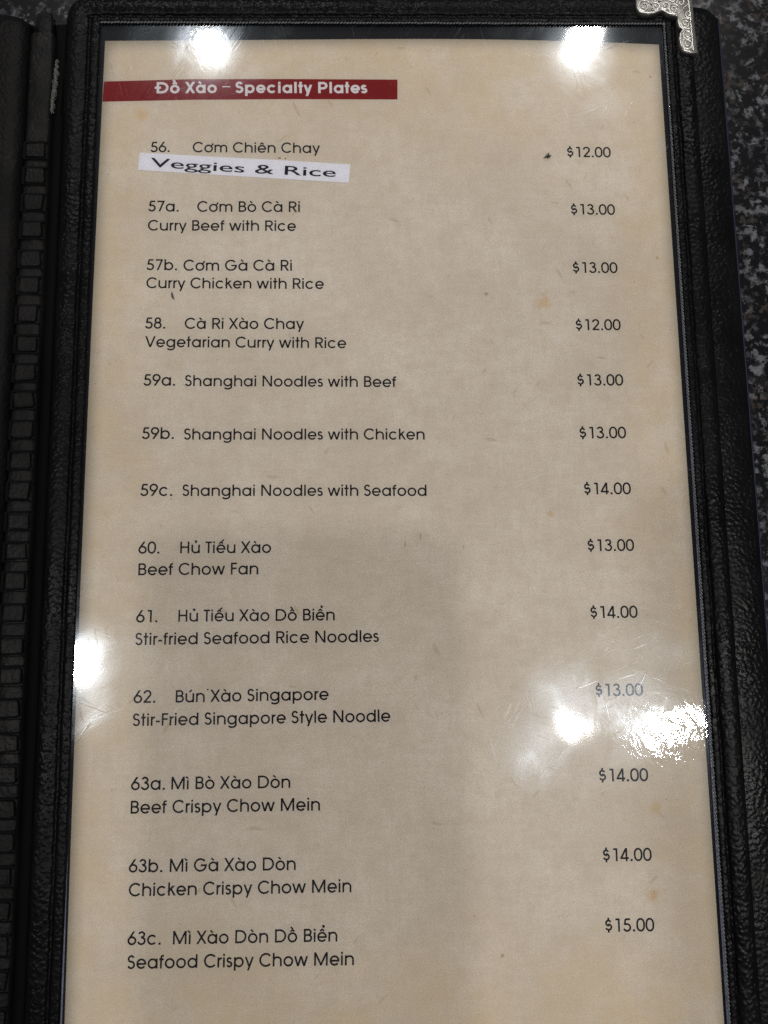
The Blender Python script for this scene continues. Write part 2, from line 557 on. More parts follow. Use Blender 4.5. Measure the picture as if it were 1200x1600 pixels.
mb = MB()
tl, tr_, br = Vector((-0.1079, 0.1182)), Vector((0.1098, 0.1211)), Vector((0.1091, YB))
for line in ([tl, tr_], [tr_, br]):
    for p, d in along(line, 0.00125):
        dd = Vector((d.x * math.cos(0.45) - d.y * math.sin(0.45), d.x * math.sin(0.45) + d.y * math.cos(0.45)))
        j = Vector((rnd.uniform(-1, 1), rnd.uniform(-1, 1))) * 0.00008
        bead(mb, p + j, dd, 0.00135, 0.00028, 0.00155 + rnd.uniform(-1, 1) * 0.00008)
mb.build('stitching', M['thread'], panel)
# seam thread lying in the groove
mb = MB()
for p, d in along([Vector((g.x, g.y)) for g in groove], 0.0026):
    if p.y > -0.25:
        p = p + Vector((wob(p.x, p.y, 0.00030, 110, 3), wob(p.x, p.y, 0.00030, 110, 9)))
        bead(mb, p, d, 0.0021, 0.00022, -0.0001)
mb.build('seam_thread', M['backing'], panel)

mb = MB()
mb.prism([(-0.1095, YB - 0.002), (-0.1095, 0.119), (0.1112, 0.1218), (0.1105, YB - 0.002)], -0.0032, -0.0006)
mb.build('backing_board', M['backing'], folder, False)

def sleeve_z(x, y):
    e = 0.00075 + 0.00012 * mnoise.noise(Vector((x * 14, y * 14, 2.0)))
    return e
mb = MB()
NX, NY = 60, 100
rr = []
for j in range(NY + 1):
    row = []
    for i in range(NX + 1):
        u, v = i / NX, j / NY
        xl, xr = -0.1088, 0.1106 + (0.1097 - 0.1106) * (1 - v)
        xx = xl + (xr - xl) * u
        yt = 0.1179 + 0.0030 * u
        yy = YB + (yt - YB) * v
        row.append((xx, yy, sleeve_z(xx, yy)))
    rr.append(row)
mb.grid(rr)
clear = mb.build('clear_sleeve', M['sleeve'], folder)
q = NT('sleeve_edge_haze')  # added edge strips; their bluish tone stands in for reflected sleeve haze
M['edge_haze'] = q.set(color=q.mix(q.noise(400.0, 4.0), (0.03, 0.035, 0.055), (0.15, 0.17, 0.23)), rough=0.30, spec=0.5,
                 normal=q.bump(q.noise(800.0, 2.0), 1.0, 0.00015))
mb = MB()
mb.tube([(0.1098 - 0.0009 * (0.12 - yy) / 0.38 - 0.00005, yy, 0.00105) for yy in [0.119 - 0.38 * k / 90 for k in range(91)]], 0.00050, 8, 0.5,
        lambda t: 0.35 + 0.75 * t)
mb.build('sleeve_haze_strip', M['edge_haze'], clear)
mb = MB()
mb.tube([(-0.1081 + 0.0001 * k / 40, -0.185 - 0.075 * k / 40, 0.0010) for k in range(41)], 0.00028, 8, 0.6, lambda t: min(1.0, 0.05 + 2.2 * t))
mb.build('sleeve_haze_strip', M['edge_haze'], clear)

# lower leaf that sticks out on the right
zl = -0.0050
def leaf_profile(mb, xs_in, xs_out, y0, y1, n, ztop, zbot, crown, seed, rc=0.004):
    rows_ = []
    for j in range(n + 1):
        y_ = y0 + (y1 - y0) * j / n
        a, b = xs_in(y_), xs_out(y_)
        if y1 - y_ < rc:
            b -= rc - math.sqrt(max(0, rc * rc - (rc - (y1 - y_)) ** 2))
        row = []
        m = 12
        for k in range(m + 1):
            s = k / m
            xx = a + (b - a) * s
            zz = ztop + crown * (math.sin(math.pi * min(1, s * 0.9 + 0.08)) ** 0.6 - 0.5) + wob(xx, y_, 0.0002, 60, seed)
            row.append((xx, y_, zz))
        row.append((b + 0.0002, y_, ztop - 0.0010))
        row.append((b, y_, zbot))
        rows_.append(row)
    c = rows_[-1]
    rows_.append([(p[0], y1 + 0.0006, min(p[2], ztop) - 0.0012) for p in c])
    rows_.append([(p[0], y1 + 0.0006, zbot) for p in c])
    mb.grid(rows_)
mb = MB()
leaf_profile(mb, lambda y_: 0.1165, lambda y_: 0.1352 - 0.0004 * (y_ + 0.08), -0.285, 0.1335, 110, zl, Z_TABLE + 0.002, 0.0016, 4.0)
leaf = mb.build('back_cover', M['leather_leaf'], folder)
mb = MB()
mb.tube([(0.1353 - 0.0004 * (yy + 0.08) + 0.0003, yy, zl - 0.0012) for yy in [-0.28 + 0.41 * k / 60 for k in range(61)]], 0.00055, 6)
mb.build('edge_binding', M['navy'], leaf)
mb = MB()
mb.tube([(0.1222 - 0.0014 * (0.13 - yy) / 0.39 + wob(0.1, yy, 0.0003, 60, 6), yy, -0.0034) for yy in [-0.27 + 0.39 * k / 80 for k in range(81)]], 0.0007, 6)
mb.build('seam_piping', M['navy'], leaf)

# spine: a dark cloth channel, a leather strip laced through it, and the facing leaf
mb = MB()
mb.prism([(-0.158, -0.285), (-0.158, 0.1235), (-0.118, 0.1262), (-0.118, -0.285)], Z_TABLE + 0.0008, -0.0090)
spine = mb.build('spine', M['channel'], folder, False)

xa = lambda y_: -0.1370 + 0.0010 * (0.1 - y_) / 0.35
xb = lambda y_: -0.1283 + 0.0012 * (0.1 - y_) / 0.35
rows_ = []
N = 260
for j in range(N + 1):
    y_ = -0.28 + 0.398 * j / N
    row = []
    for k in range(9):
        s = k / 8
        xx = xa(y_) + (xb(y_) - xa(y_)) * s + wob(s, y_, 0.0002, 120, 8)
        zz = -0.0046 + 0.0006 * math.sin(math.pi * s) ** 0.5 + wob(xx, y_, 0.00045, 260, 2)
        row.append((xx, y_, zz))
    row.append((xb(y_), y_, -0.0085))
    row.insert(0, (xa(y_), y_, -0.0085))
    rows_.append(row)
mb = MB()
mb.grid(rows_)
strip = mb.build('spine_strip', M['leather_spine'], spine)

def lace(y0, y1):
    m_ = MB()
    x0, x1 = xa((y0 + y1) / 2) + 0.0009, xb((y0 + y1) / 2) - 0.0006
    j = lambda: rnd.uniform(-1, 1) * 0.00034
    a = 0.0007
    out = [(x0 + a + j(), y0 + j()), (x1 - a + j(), y0 + j()), (x1 + j(), y0 + a), (x1 + j(), y1 - a), (x1 - a, y1 + j()), (x0 + a, y1 + j()), (x0 + j(), y1 - a), (x0 + j(), y0 + a)]
    m_.prism(out, -0.0060, -0.0028 + rnd.uniform(-1, 1) * 0.0003, 0.0009)
    return m_
ys = []
yy = un(45, 232, -0.003).y
pitch = 0.01090
while yy > -0.275:
    ys.append(yy + rnd.uniform(-1, 1) * 0.0004)
    yy -= pitch
for k, yc in enumerate(ys):
    lace(yc - 0.0030, yc + 0.0030).build('lace_loop', M['leather_spine'], spine, False)
    # a dark slit above and below each loop
    m_ = MB()
    for s_ in (1, -1):
        e = yc + s_ * 0.0034
        hw = 0.00042 if s_ > 0 else 0.0002
        m_.prism([(xa(yc) + 0.0002, e - hw), (xb(yc) - 0.0002, e - hw), (xb(yc) - 0.0002, e + hw), (xa(yc) + 0.0002, e + hw)], -0.0060, -0.00358)
    m_.prism([(xa(yc) - 0.0003, yc - 0.0034), (xa(yc) + 0.0007, yc - 0.0034), (xa(yc) + 0.0007, yc + 0.0034), (xa(yc) - 0.0003, yc + 0.0034)], -0.0060, -0.0036)
    m_.build('lace_slit', M['channel'], spine, False)

# frayed raw edge near the top of the strip
mb = MB()
for k in range(150):
    s = k / 149
    y_ = 0.1065 - 0.0215 * s + rnd.uniform(-1, 1) * 0.0004
    x_ = -0.1262 - 0.0012 * s + rnd.uniform(-1, 1) * 0.0006 * (1 - abs(2 * s - 1) * 0.6)
    L = rnd.uniform(0.0006, 0.0018)
    a = rnd.uniform(-2.2, -0.9)
    mb.tube([(x_, y_, -0.0036), (x_ + L * 0.5 * math.cos(a), y_ + L * 0.5 * math.sin(a), -0.0033), (x_ + L * math.cos(a + 0.3), y_ + L * math.sin(a + 0.3), -0.0038)], 0.00010, 4)
mb.build('frayed_edge', M['fray'], spine)
# small folded leather tab closing the spine at the top
mb = MB()
pts = [un(a, b, -0.004).xy for a, b in ((57, 20), (80, 19), (82, 44), (79, 52), (60, 52), (56, 40))]
mb.prism(pts, -0.0085, -0.0040, 0.0008)
mb.build('spine_tab', M['leather_spine'], spine)

# facing leaf on the left
rows_ = []
NL = 120
for j in range(NL + 1):
    v = j / NL
    row = []
    for k in range(25):
        s = k / 24
        xr = xa(-0.28 + 0.398 * v) - 0.0009
        xx = -0.30 + (xr + 0.30) * (s ** 0.45)
        yt = un(8, 12, -0.001).y - 0.0030 * max(0, (xx + 0.149) / 0.012) ** 2
        yy = -0.285 + (yt + 0.285) * v
        d = yt - yy
        zz = -0.0016 + wob(xx, yy, 0.0006, 35, 1.0) - 0.0020 * max(0, (s - 0.93) / 0.07) ** 2
        zz -= 0.0012 * math.exp(-((d - 0.0062) / 0.0006) ** 2)
        zz -= 0.0030 * max(0, 1 - d / 0.0018) ** 2
        row.append((xx, yy, zz))
    row.append((xr, yy, -0.0085))
    rows_.append(row)
rows_.append([(p[0], p[1] + 0.0002, Z_TABLE + 0.002) for p in rows_[-1]])
mb = MB()
mb.grid(rows_)
mb.build('facing_leaf', M['leather_facing'], folder)
mb = MB()
mb.prism([(-0.30, -0.285), (-0.30, 0.120), (-0.1345, 0.1215), (-0.1345, -0.285)], Z_TABLE + 0.0006, Z_TABLE + 0.003)
mb.build('front_cover', M['channel'], folder, False)

# silver corner
zc = 0.0034
px_out = [(993, -4), (993.5, 10), (997, 17), (1004, 20.5), (1014, 22), (1024, 20.5), (1032, 17), (1037, 16), (1042, 20.5), (1050, 23.8), (1056, 24), (1058.5, 27),
          (1057.5, 33), (1060, 41), (1066, 45), (1061.5, 51), (1060, 60), (1062, 71), (1067, 79), (1074, 82.5), (1091, 82.5), (1089, 60), (1085.5, 30), (1082, -9), (1060, -9), (1020, -9)]
out = [un(a, b, zc).xy for a, b in px_out]
mb = MB()
mb.prism(out, -0.0045, zc, 0.0006)
corner = mb.build('metal_corner', M['tarnish'], folder)
def spiral(mb, cx, cy, r, turns, a0, hand=1, w=0.00032, tail=None):
    pts = []
    n = 40
    for k in range(n + 1):
        s = k / n
        a = a0 + hand * turns * 2 * math.pi * s
        rr_ = r * (1 - 0.80 * s)
        p = un(cx + rr_ * math.cos(a), cy - rr_ * math.sin(a), zc + 0.0001)
        pts.append(p)
    mb.tube(pts, w, 6, 0.9, lambda s: 1.15 - 0.4 * s)
mb = MB()
for cx, cy, r, tn, a0, hd in ((1006, 10, 10, 1.6, 0.6, 1), (1024, 11, 8.0, 1.4, 2.6, -1), (1040, 8, 7, 1.3, 3.6, 1), (1052, 14, 8.5, 1.6, 0.4, 1), (1064, 4, 7, 1.2, 3.4, -1), (1024, -2, 6, 1.2, 5, 1),
                              (1075, 69, 10, 1.7, 1.2, 1), (1074, 54, 8.0, 1.5, -1.2, -1), (1071, 37, 9.0, 1.6, 1.0, 1), (1076, 22, 6, 1.3, -1.0, -1), (1006, -3, 5, 1.2, 2, -1)):
    spiral(mb, cx, cy, r, tn, a0, hd)
for pl in ([(996, 12), (1000, 18), (1012, 20), (1024, 18.5), (1034, 14.5), (1046, 21), (1055, 22)],
           [(1060, 33), (1062, 41), (1069, 46), (1063.5, 52), (1062.5, 62), (1064.5, 71), (1070, 79), (1078, 80.5)],
           [(1083, 79), (1081.5, 60), (1079, 32), (1076.5, 8), (1074, -6)],
           [(1056, 26), (1066, 15), (1078, 3)], [(1030, 2), (1040, -2), (1052, 3), (1060, -4)], [(1018, 16), (1030, 12), (1036, 14)],
           [(1066, 47), (1072, 45), (1078, 44)], [(1066, 63), (1072, 61), (1079, 64)]):
    P = []
    for (a, b), (c, d) in zip(pl, pl[1:]):
        for k in range(5):
            P.append(un(a + (c - a) * k / 5, b + (d - b) * k / 5, zc + 0.0001))
    P.append(un(*pl[-1], zc + 0.0001))
    mb.tube(P, 0.00030, 6, 0.9)
mb.build('scrollwork', M['silver'], corner)

# ------------------------------------------------------------------ stroke lettering (round geometric sans)
def arc(cx, cy, rx, ry, a0, a1, n=None):
    n = n or max(4, int(abs(a1 - a0) / 9))
    return [(cx + rx * math.cos(math.radians(a0 + (a1 - a0) * k / n)), cy + ry * math.sin(math.radians(a0 + (a1 - a0) * k / n))) for k in range(n + 1)]
CL = 'clip'
def glyphs(w):
    h = w / 2.0
    Rr = (569 - w) / 2.0                      # lower-case bowl
    RC = (762 - w) / 2.0
    xh, ch = 547, 740
    top, xtop = ch - h, xh - h
    G = {}
    bl = 42 + h + Rr                           # bowl centre, left-hand bowls
    st = bl + Rr + 8                           # stem of a, d, g, q
    adv_a = st + h + 62
    G['a'] = (adv_a, [arc(bl, 273, Rr, Rr, 0, 360), [(st, 0), (st, xh)]], bl)
    G['d'] = (adv_a, [arc(bl, 273, Rr, Rr, 0, 360), [(st, 0), (st, ch)]], bl)
    G['g'] = (adv_a, [arc(bl, 273, Rr, Rr, 0, 360), [(st, xh), (st, -15)] + arc(bl + 8, -15, Rr, 205 - h, 0, -150)[1:]], bl)
    s2 = 62 + h
    b2 = s2 - 8 + Rr + 8
    G['b'] = (adv_a, [arc(b2, 273, Rr, Rr, 0, 360), [(s2, 0), (s2, ch)]], b2)
    G['p'] = (adv_a, [arc(b2, 273, Rr, Rr, 0, 360), [(s2, -192), (s2, xh)]], b2)
    G['c'] = (bl + Rr + h + 30, [arc(bl, 273, Rr, Rr, 40, 320)], bl)
    G['e'] = (bl + Rr + h + 36, [arc(bl, 273, Rr, Rr, 0, 322), [(bl - Rr, 273 - h * .2), (bl + Rr + h * .85, 273 - h * .2)]], bl)
    G['o'] = (bl + Rr + h + 42, [arc(bl, 273, Rr, Rr, 0, 360)], bl)
    G['f'] = (314, [[(135, 0), (135, 590)] + arc(250, 590, 115, top - 590, 180, 90)[1:] + [(285, top)], [(25, xtop), (285, xtop)]], 150)
    ax = 60 + h
    aw = 425 if w < 110 else 410
    ar = aw / 2.0
    arch = lambda x0, r, wd: [(x0 + wd, 0), (x0 + wd, 330)] + arc(x0 + wd / 2, 330, wd / 2, 558 - h - 330, 0, 180)[1:]
    G['h'] = (ax + aw + h + 55, [[(ax, 0), (ax, ch)], arch(ax, ar, aw)], ax + ar)
    G['n'] = (ax + aw + h + 55, [[(ax, 0), (ax, xh)], arch(ax, ar, aw)], ax + ar)
    G['m'] = (ax + 740 + h + 55, [[(ax, 0), (ax, xh)], arch(ax, 0, 370), arch(ax + 370, 0, 370)], ax + 370)
    G['u'] = (ax + aw + h + 55, [[(ax + aw, 0), (ax + aw, xh)], [(ax, xh), (ax, 217)] + arc(ax + ar, 217, ar, 217 + 11 - h, 180, 360)[1:]], ax + ar)
    G['i'] = (100 + w * 1.25, [[(50 + w * .62, 0), (50 + w * .62, xh)], [(50 + w * .62, ch - w * 1.1), (50 + w * .62, ch)]], 50 + w * .62)
    G['dotless'] = (100 + w * 1.25, [[(50 + w * .62, 0), (50 + w * .62, xh)]], 50 + w * .62)
    G['l'] = (100 + w * 1.25, [[(50 + w * .62, 0), (50 + w * .62, ch)]], 100)
    G['k'] = (502, [[(ax, 0), (ax, ch)], (CL, [(ax - 60, 205), (430, 600)], 0, xh), (CL, [(215, 390), (480, -40)], 0, xh)], 250)
    G['r'] = (318, [[(ax, 0), (ax, xh)], [(ax, 330)] + arc(ax + 190, 330, 190, 552 - h - 330, 180, 88)[1:]], 180)
    rs = (558 - 2 * h + 11)
    r1, r2 = rs * .235, rs * .265
    yt = 558 - h - r1
    yb = -11 + h + r2
    G['s'] = (400 + (w - 80) * .4, [arc(198, yt, 108, r1, 25, 270) + arc(202, yb, 126, r2, 90, -158)[1:]], 198)
    G['t'] = (332, [[(160, 0), (160, ch)], [(25, xtop), (300, xtop)]], 160)
    def vee(xs, yv, lo, hi):
        o = []
        for (a, ya), (b, yb_) in zip(zip(xs, yv), zip(xs[1:], yv[1:])):
            d = 0.16
            o.append((CL, [(a - (b - a) * d, ya - (yb_ - ya) * d), (b + (b - a) * d, yb_ + (yb_ - ya) * d)], lo, hi))
        return o
    G['v'] = (548, vee([h + 12, 274, 536 - h], [xh, 0, xh], 0, xh), 274)
    G['w'] = (831, vee([h + 12, 235, 415, 596, 819 - h], [xh, 0, xh, 0, xh], 0, xh), 415)
    G['y'] = (536, [(CL, [(560 - h, 640), (180, -255)], -192, xh), (CL, [(-22 + h, 640), (278, 10)], 20, xh)], 268)
    G['x'] = (480, vee([h + 12, 468 - h], [xh, 0], 0, xh) + vee([h + 12, 468 - h], [0, xh], 0, xh), 240)
    cx = 42 + h + RC
    G['C'] = (cx + RC * .76 + h + 40, [arc(cx, 370, RC, RC, 41, 319)], cx)
    G['G'] = (cx + RC + h + 50, [arc(cx, 370, RC, RC, 41, 352) + [(cx + RC, 355)], [(cx + 25, 370 - h * .4), (cx + RC + h, 370 - h * .4)]], cx)
    cs = 75 + h
    G['D'] = (cs + 560 + h + 45, [[(cs, 0), (cs, ch)], [(cs, top), (cs + 225, top)] + arc(cs + 225, 370, 335, top - 370, 90, -90)[1:] + [(cs, h)]], 300)
    G['\u0110'] = (G['D'][0] + 30, [[(x_ + 30, y_) for x_, y_ in s_] for s_ in G['D'][1]] + [[(0, 372), (cs + 210, 372)]], 330)
    G['B'] = (cs + 385 + h + 40, [[(cs, 0), (cs, ch)], [(cs, top), (cs + 205, top)] + arc(cs + 205, (top + 392) / 2, 152, (top - 392) / 2, 90, -90)[1:] + [(cs, 392)],
                                 [(cs + 190, 392), (cs + 215, 392)] + arc(cs + 215, (392 + h) / 2, 178, (392 - h) / 2, 90, -90)[1:] + [(cs, h)]], 300)
    G['F'] = (485, [[(cs, 0), (cs, ch)], [(cs, top), (445, top)], [(cs, 385), (425, 385)]], 250)
    G['H'] = (cs * 2 + 458, [[(cs, 0), (cs, ch)], [(cs + 458, 0), (cs + 458, ch)], [(cs, 388), (cs + 458, 388)]], 340)
    G['N'] = (cs * 2 + 520, [[(cs, 0), (cs, ch)], [(cs + 520, 0), (cs + 520, ch)], (CL, [(cs - 72, 842), (cs + 592, -102)], 0, ch)], 370)
    G['M'] = (cs * 2 + 690, [[(cs, 0), (cs, ch)], [(cs + 690, 0), (cs + 690, ch)]] + vee([cs, cs + 345, cs + 690], [ch, 60, ch], 20, ch), 460)
    G['P'] = (cs + 420 + h + 40, [[(cs, 0), (cs, ch)], [(cs, top), (cs + 225, top)] + arc(cs + 225, (top + 320) / 2, 190, (top - 320) / 2, 90, -90)[1:] + [(cs, 320)]], 300)
    G['R'] = (cs + 420 + h + 30, [[(cs, 0), (cs, ch)], [(cs, top), (cs + 225, top)] + arc(cs + 225, (top + 345) / 2, 178, (top - 345) / 2, 90, -90)[1:] + [(cs, 345)],
                                 (CL, [(cs + 190, 375), (cs + 455, -50)], 0, 345)], 300)
    R1, R2 = (762 - w) * .235, (762 - w) * .265
    G['S'] = (500 + (w - 80) * .5, [arc(246, 751 - h - R1, 148, R1, 22, 270) + arc(252, -11 + h + R2, 172, R2, 90, -160)[1:]], 250)
    G['T'] = (430, [[(215, 0), (215, ch)], [(15, top), (415, top)]], 215)
    G['V'] = (690, vee([h + 15, 345, 675 - h], [ch, 0, ch], 0, ch), 345)
    G['X'] = (609, vee([h + 15, 594 - h], [ch, 0], 0, ch) + vee([h + 15, 594 - h], [0, ch], 0, ch), 305)
    def pill(cx_, rx, r_, lo=-11 + h, hi=751 - h):
        return arc(cx_, hi - r_, rx, r_, 0, 180) + arc(cx_, lo + r_, rx, r_, 180, 360) + [(cx_ + rx, hi - r_)]
    G['0'] = (554, [pill(277, 205, 262)], 277)
    G['1'] = (554, [[(150, top), (345, top)], [(345, 0), (345, ch)]], 277)
    G['2'] = (554, [arc(275, 525, 186, 751 - h - 525, 172, -38) + [(110, 52)], [(62, h), (495, h)]], 277)
    G['3'] = (554, [arc(268, 560, 152, 751 - h - 560, 165, -90)[:-1] + [(230, 560 - (751 - h - 560))], [(230, 560 - (751 - h - 560)), (268, 560 - (751 - h - 560))] + arc(268, (400 + h - 11) / 2, 196, (400 - h + 11) / 2, 90, -165)[1:]], 277)
    G['4'] = (554, [[(385, 0), (385, ch)], (CL, [(430, 830), (30, 130)], 150, ch), [(32, 172), (520, 172)]], 277)
    G['5'] = (554, [[(180, top), (468, top)], [(190, top), (140, 372)], arc(268, 232, 198, 243 - h, 128, -158)], 277)
    G['6'] = (554, [arc(277, 232, 204, 243 - h, 0, 360), (CL, [(435, 830), (98, 318)], 280, ch)], 277)
    G['7'] = (554, [[(62, top), (480, top)], (CL, [(500, 790), (175, -60)], 0, top + h)], 277)
    G['8'] = (554, [arc(277, 751 - h - 158, 152, 158, 0, 360), arc(277, -11 + h + 184, 194, 184, 0, 360)], 277)
    G['9'] = (554, [arc(277, 508, 204, 243 - h, 0, 360), (CL, [(119, -90), (456, 422)], 0, 460)], 277)
    G['$'] = (554, [arc(275, 680 - h - 140, 140, 140, 22, 270) + arc(279, 60 + h + 152, 162, 152, 90, -160)[1:], [(277, 660), (277, 790)], [(277, -50), (277, 80)]], 277)
    G['.'] = (260, [[(130, 0), (130, w * 1.15)]], 130)
    G['-'] = (332, [[(45, 250), (287, 250)]], 166)
    G['\u2013'] = (500, [[(30, 262), (470, 262)]], 250)
    G[' '] = (277, [], 0)
    return G
def marks(ch_, cx, w):
    k = w * 0.86
    o = []
    stacked = '\u0302' in ch_
    for m_ in ch_:
        if m_ == '\u0302':
            o.append(([(cx - 118, 602), (cx, 700), (cx + 118, 602)], k))
        elif m_ == '\u0300':
            o.append(([(cx - 105, 860), (cx + 25, 745)] if stacked else [(cx - 120, 745), (cx + 30, 620)], k))
        elif m_ == '\u0301':
            o.append(([(cx + 40, 735), (cx + 175, 850)] if stacked else [(cx - 30, 620), (cx + 120, 745)], k))
        elif m_ == '\u0309':
            dx, dy = (70, 130) if stacked else (0, 0)
            o.append((arc(cx + dx, 735 + dy, 58, 45, 170, -90) + [(cx + dx, 640 + dy)], k * .85))
        elif m_ == '\u031b':
            o.append(([(cx + 120, 478), (cx + 205, 500), (cx + 262, 560), (cx + 268, 660)], k))
        elif m_ == '\u0303':
            o.append(([(cx - 120, 630), (cx - 60, 670), (cx + 40, 630), (cx + 110, 670)], k))
    return o

FONTS = {}
def font(w):
    if w not in FONTS:
        FONTS[w] = glyphs(w)
    return FONTS[w]

def clip_poly(poly, lo, hi):
    for sgn, lim in ((1, lo), (-1, -hi)):
        out_ = []
        n = len(poly)
        for i in range(n):
            a, b = poly[i], poly[(i + 1) % n]
            da, db = sgn * a[1] - lim, sgn * b[1] - lim
            if da >= 0:
                out_.append(a)
            if (da >= 0) != (db >= 0):
                t_ = da / (da - db)
                out_.append((a[0] + (b[0] - a[0]) * t_, a[1] + (b[1] - a[1]) * t_))
        poly = out_
        if len(poly) < 3:
            return []
    return poly

def expand(pts, w):
    """centre line to a strip of quads with mitred joints and butt ends"""
    closed = len(pts) > 3 and (Vector(pts[0]) - Vector(pts[-1])).length < 1.0
    P = [Vector(p) for p in pts]
    n = len(P)
    L, Rt = [], []
    for i in range(n):
        if closed:
            a = P[i - 1] if i else P[-2]
            b = P[i + 1] if i < n - 1 else P[1]
        else:
            a, b = P[max(0, i - 1)], P[min(n - 1, i + 1)]
        c = P[i]
        d1 = (c - a) if (c - a).length > 1e-6 else (b - c)
        d2 = (b - c) if (b - c).length > 1e-6 else (c - a)
        d1, d2 = d1.normalized(), d2.normalized()
        n1, n2 = Vector((-d1.y, d1.x)), Vector((-d2.y, d2.x))
        m_ = n1 + n2
        m_ = m_.normalized() if m_.length > 1e-4 else n1
        k = 1.0 / max(0.45, m_.dot(n1))
        L.append(c + m_ * (w / 2 * k))
        Rt.append(c - m_ * (w / 2 * k))
    return [[tuple(Rt[i]), tuple(Rt[i + 1]), tuple(L[i + 1]), tuple(L[i])] for i in range(n - 1)]

def layout(text, w):
    """list of strokes; each stroke a list of polygons in font units"""
    G = font(w)
    x_ = 0.0
    strokes = []
    i = 0
    s = unicodedata.normalize('NFD', text)
    while i < len(s):
        c = s[i]
        cm = ''
        while i + 1 < len(s) and unicodedata.combining(s[i + 1]):
            i += 1
            cm += s[i]
        i += 1
        key = 'dotless' if (c == 'i' and any(m_ in cm for m_ in '\u0300\u0301\u0309\u0302')) else c
        adv, st, cx = G[key]
        for k in st:
            if k and k[0] == CL:
                polys = [clip_poly(p, k[2], k[3]) for p in expand(k[1], w)]
                polys = [p for p in polys if p]
            else:
                ww = w * 0.45 if c == '\u2013' else (w * 1.2 if c == '.' else w)
                polys = expand(k, ww)
            strokes.append([[(a + x_, b) for a, b in p] for p in polys])
        for pl, ww in marks(cm, cx, w):
            strokes.append([[(a + x_, b) for a, b in p] for p in expand(pl, ww)])
        x_ += adv
    return strokes

def run(mb, text, x0, y0, x1, y1, w=102, z=0.00008, ky=1.0, off=0.0):
    """lettering whose ink runs from (x0,y0) to (x1,y1) of the baseline"""
    st = layout(text, w)
    us = [a for s in st for p in s for a, b in p]
    u0, u1 = min(us), max(us)
    P0, P1 = un(x0, y0).xy, un(x1, y1).xy
    d = P1 - P0
    s = d.length / (u1 - u0)
    d.normalize()
    nrm = Vector((-d.y, d.x))
    for k, polys in enumerate(st):
        zz = z + k * 6e-7
        for p in polys:
            mb.face([(*(P0 + d * ((a - u0) * s) + nrm * (b * s * ky)), zz) for a, b in p])
    return s

# ------------------------------------------------------------------ the printed page
page = empty('menu_page', (0, -0.06, 0))
tag(page, 'printed beige parchment page of dishes and prices inside the clear sleeve', 'menu page')
mb = MB()
NX, NY = 40, 60
tops = lambda x_: 0.1140 + 0.0007 * (x_ / 0.108) - 0.0016 * (x_ / 0.108) ** 2 + 0.0005 * math.sin(x_ * 26)
rr = []
for j in range(NY + 1):
    v = j / NY
    row = []
    for i in range(NX + 1):
        u = i / NX
        xl = -0.1069 - 0.0012 * math.sin(math.pi * (0.12 + v * 0.8)) + 0.0002
        xx = xl + (0.1079 - xl) * u
        yt = tops(xx)
        row.append((xx, -0.255 + (yt + 0.255) * v, 0.0))
    rr.append(row)
mb.grid(rr)
# a sheet with a real, thin edge
mb.build('paper', M['paper'], page)
for c in bpy.data.objects:
    if c.name == 'paper':
        so = c.modifiers.new('thickness', 'SOLIDIFY')
        so.thickness = 0.00025
        so.offset = -1.0

def quad(px, z=0.00005):
    return [(*un(a, b).xy, z) for a, b in px]

mb = MB()
edge = [(162.3, 127.5), (300, 123.8), (450, 123.6), (621, 124.5)]
low = [(160, 159), (300, 156), (450, 155), (621, 155.5)]
for i in range(3):
    mb.face(quad([low[i], low[i + 1], edge[i + 1], edge[i]]))
bar = mb.build('heading_bar', M['red'], page, False)
mb = MB()
run(mb, '\u0110\u1ed3 X\u00e0o', 242, 146.3, 339, 145.6, 150, 0.00012)
run(mb, '\u2013', 347.5, 142.2, 360, 142.2, 150, 0.00012, 0.95)
run(mb, 'Specialty Plates', 368, 145.6, 574, 146.0, 150, 0.00012)
mb.build('heading_text', M['white_ink'], bar, False)

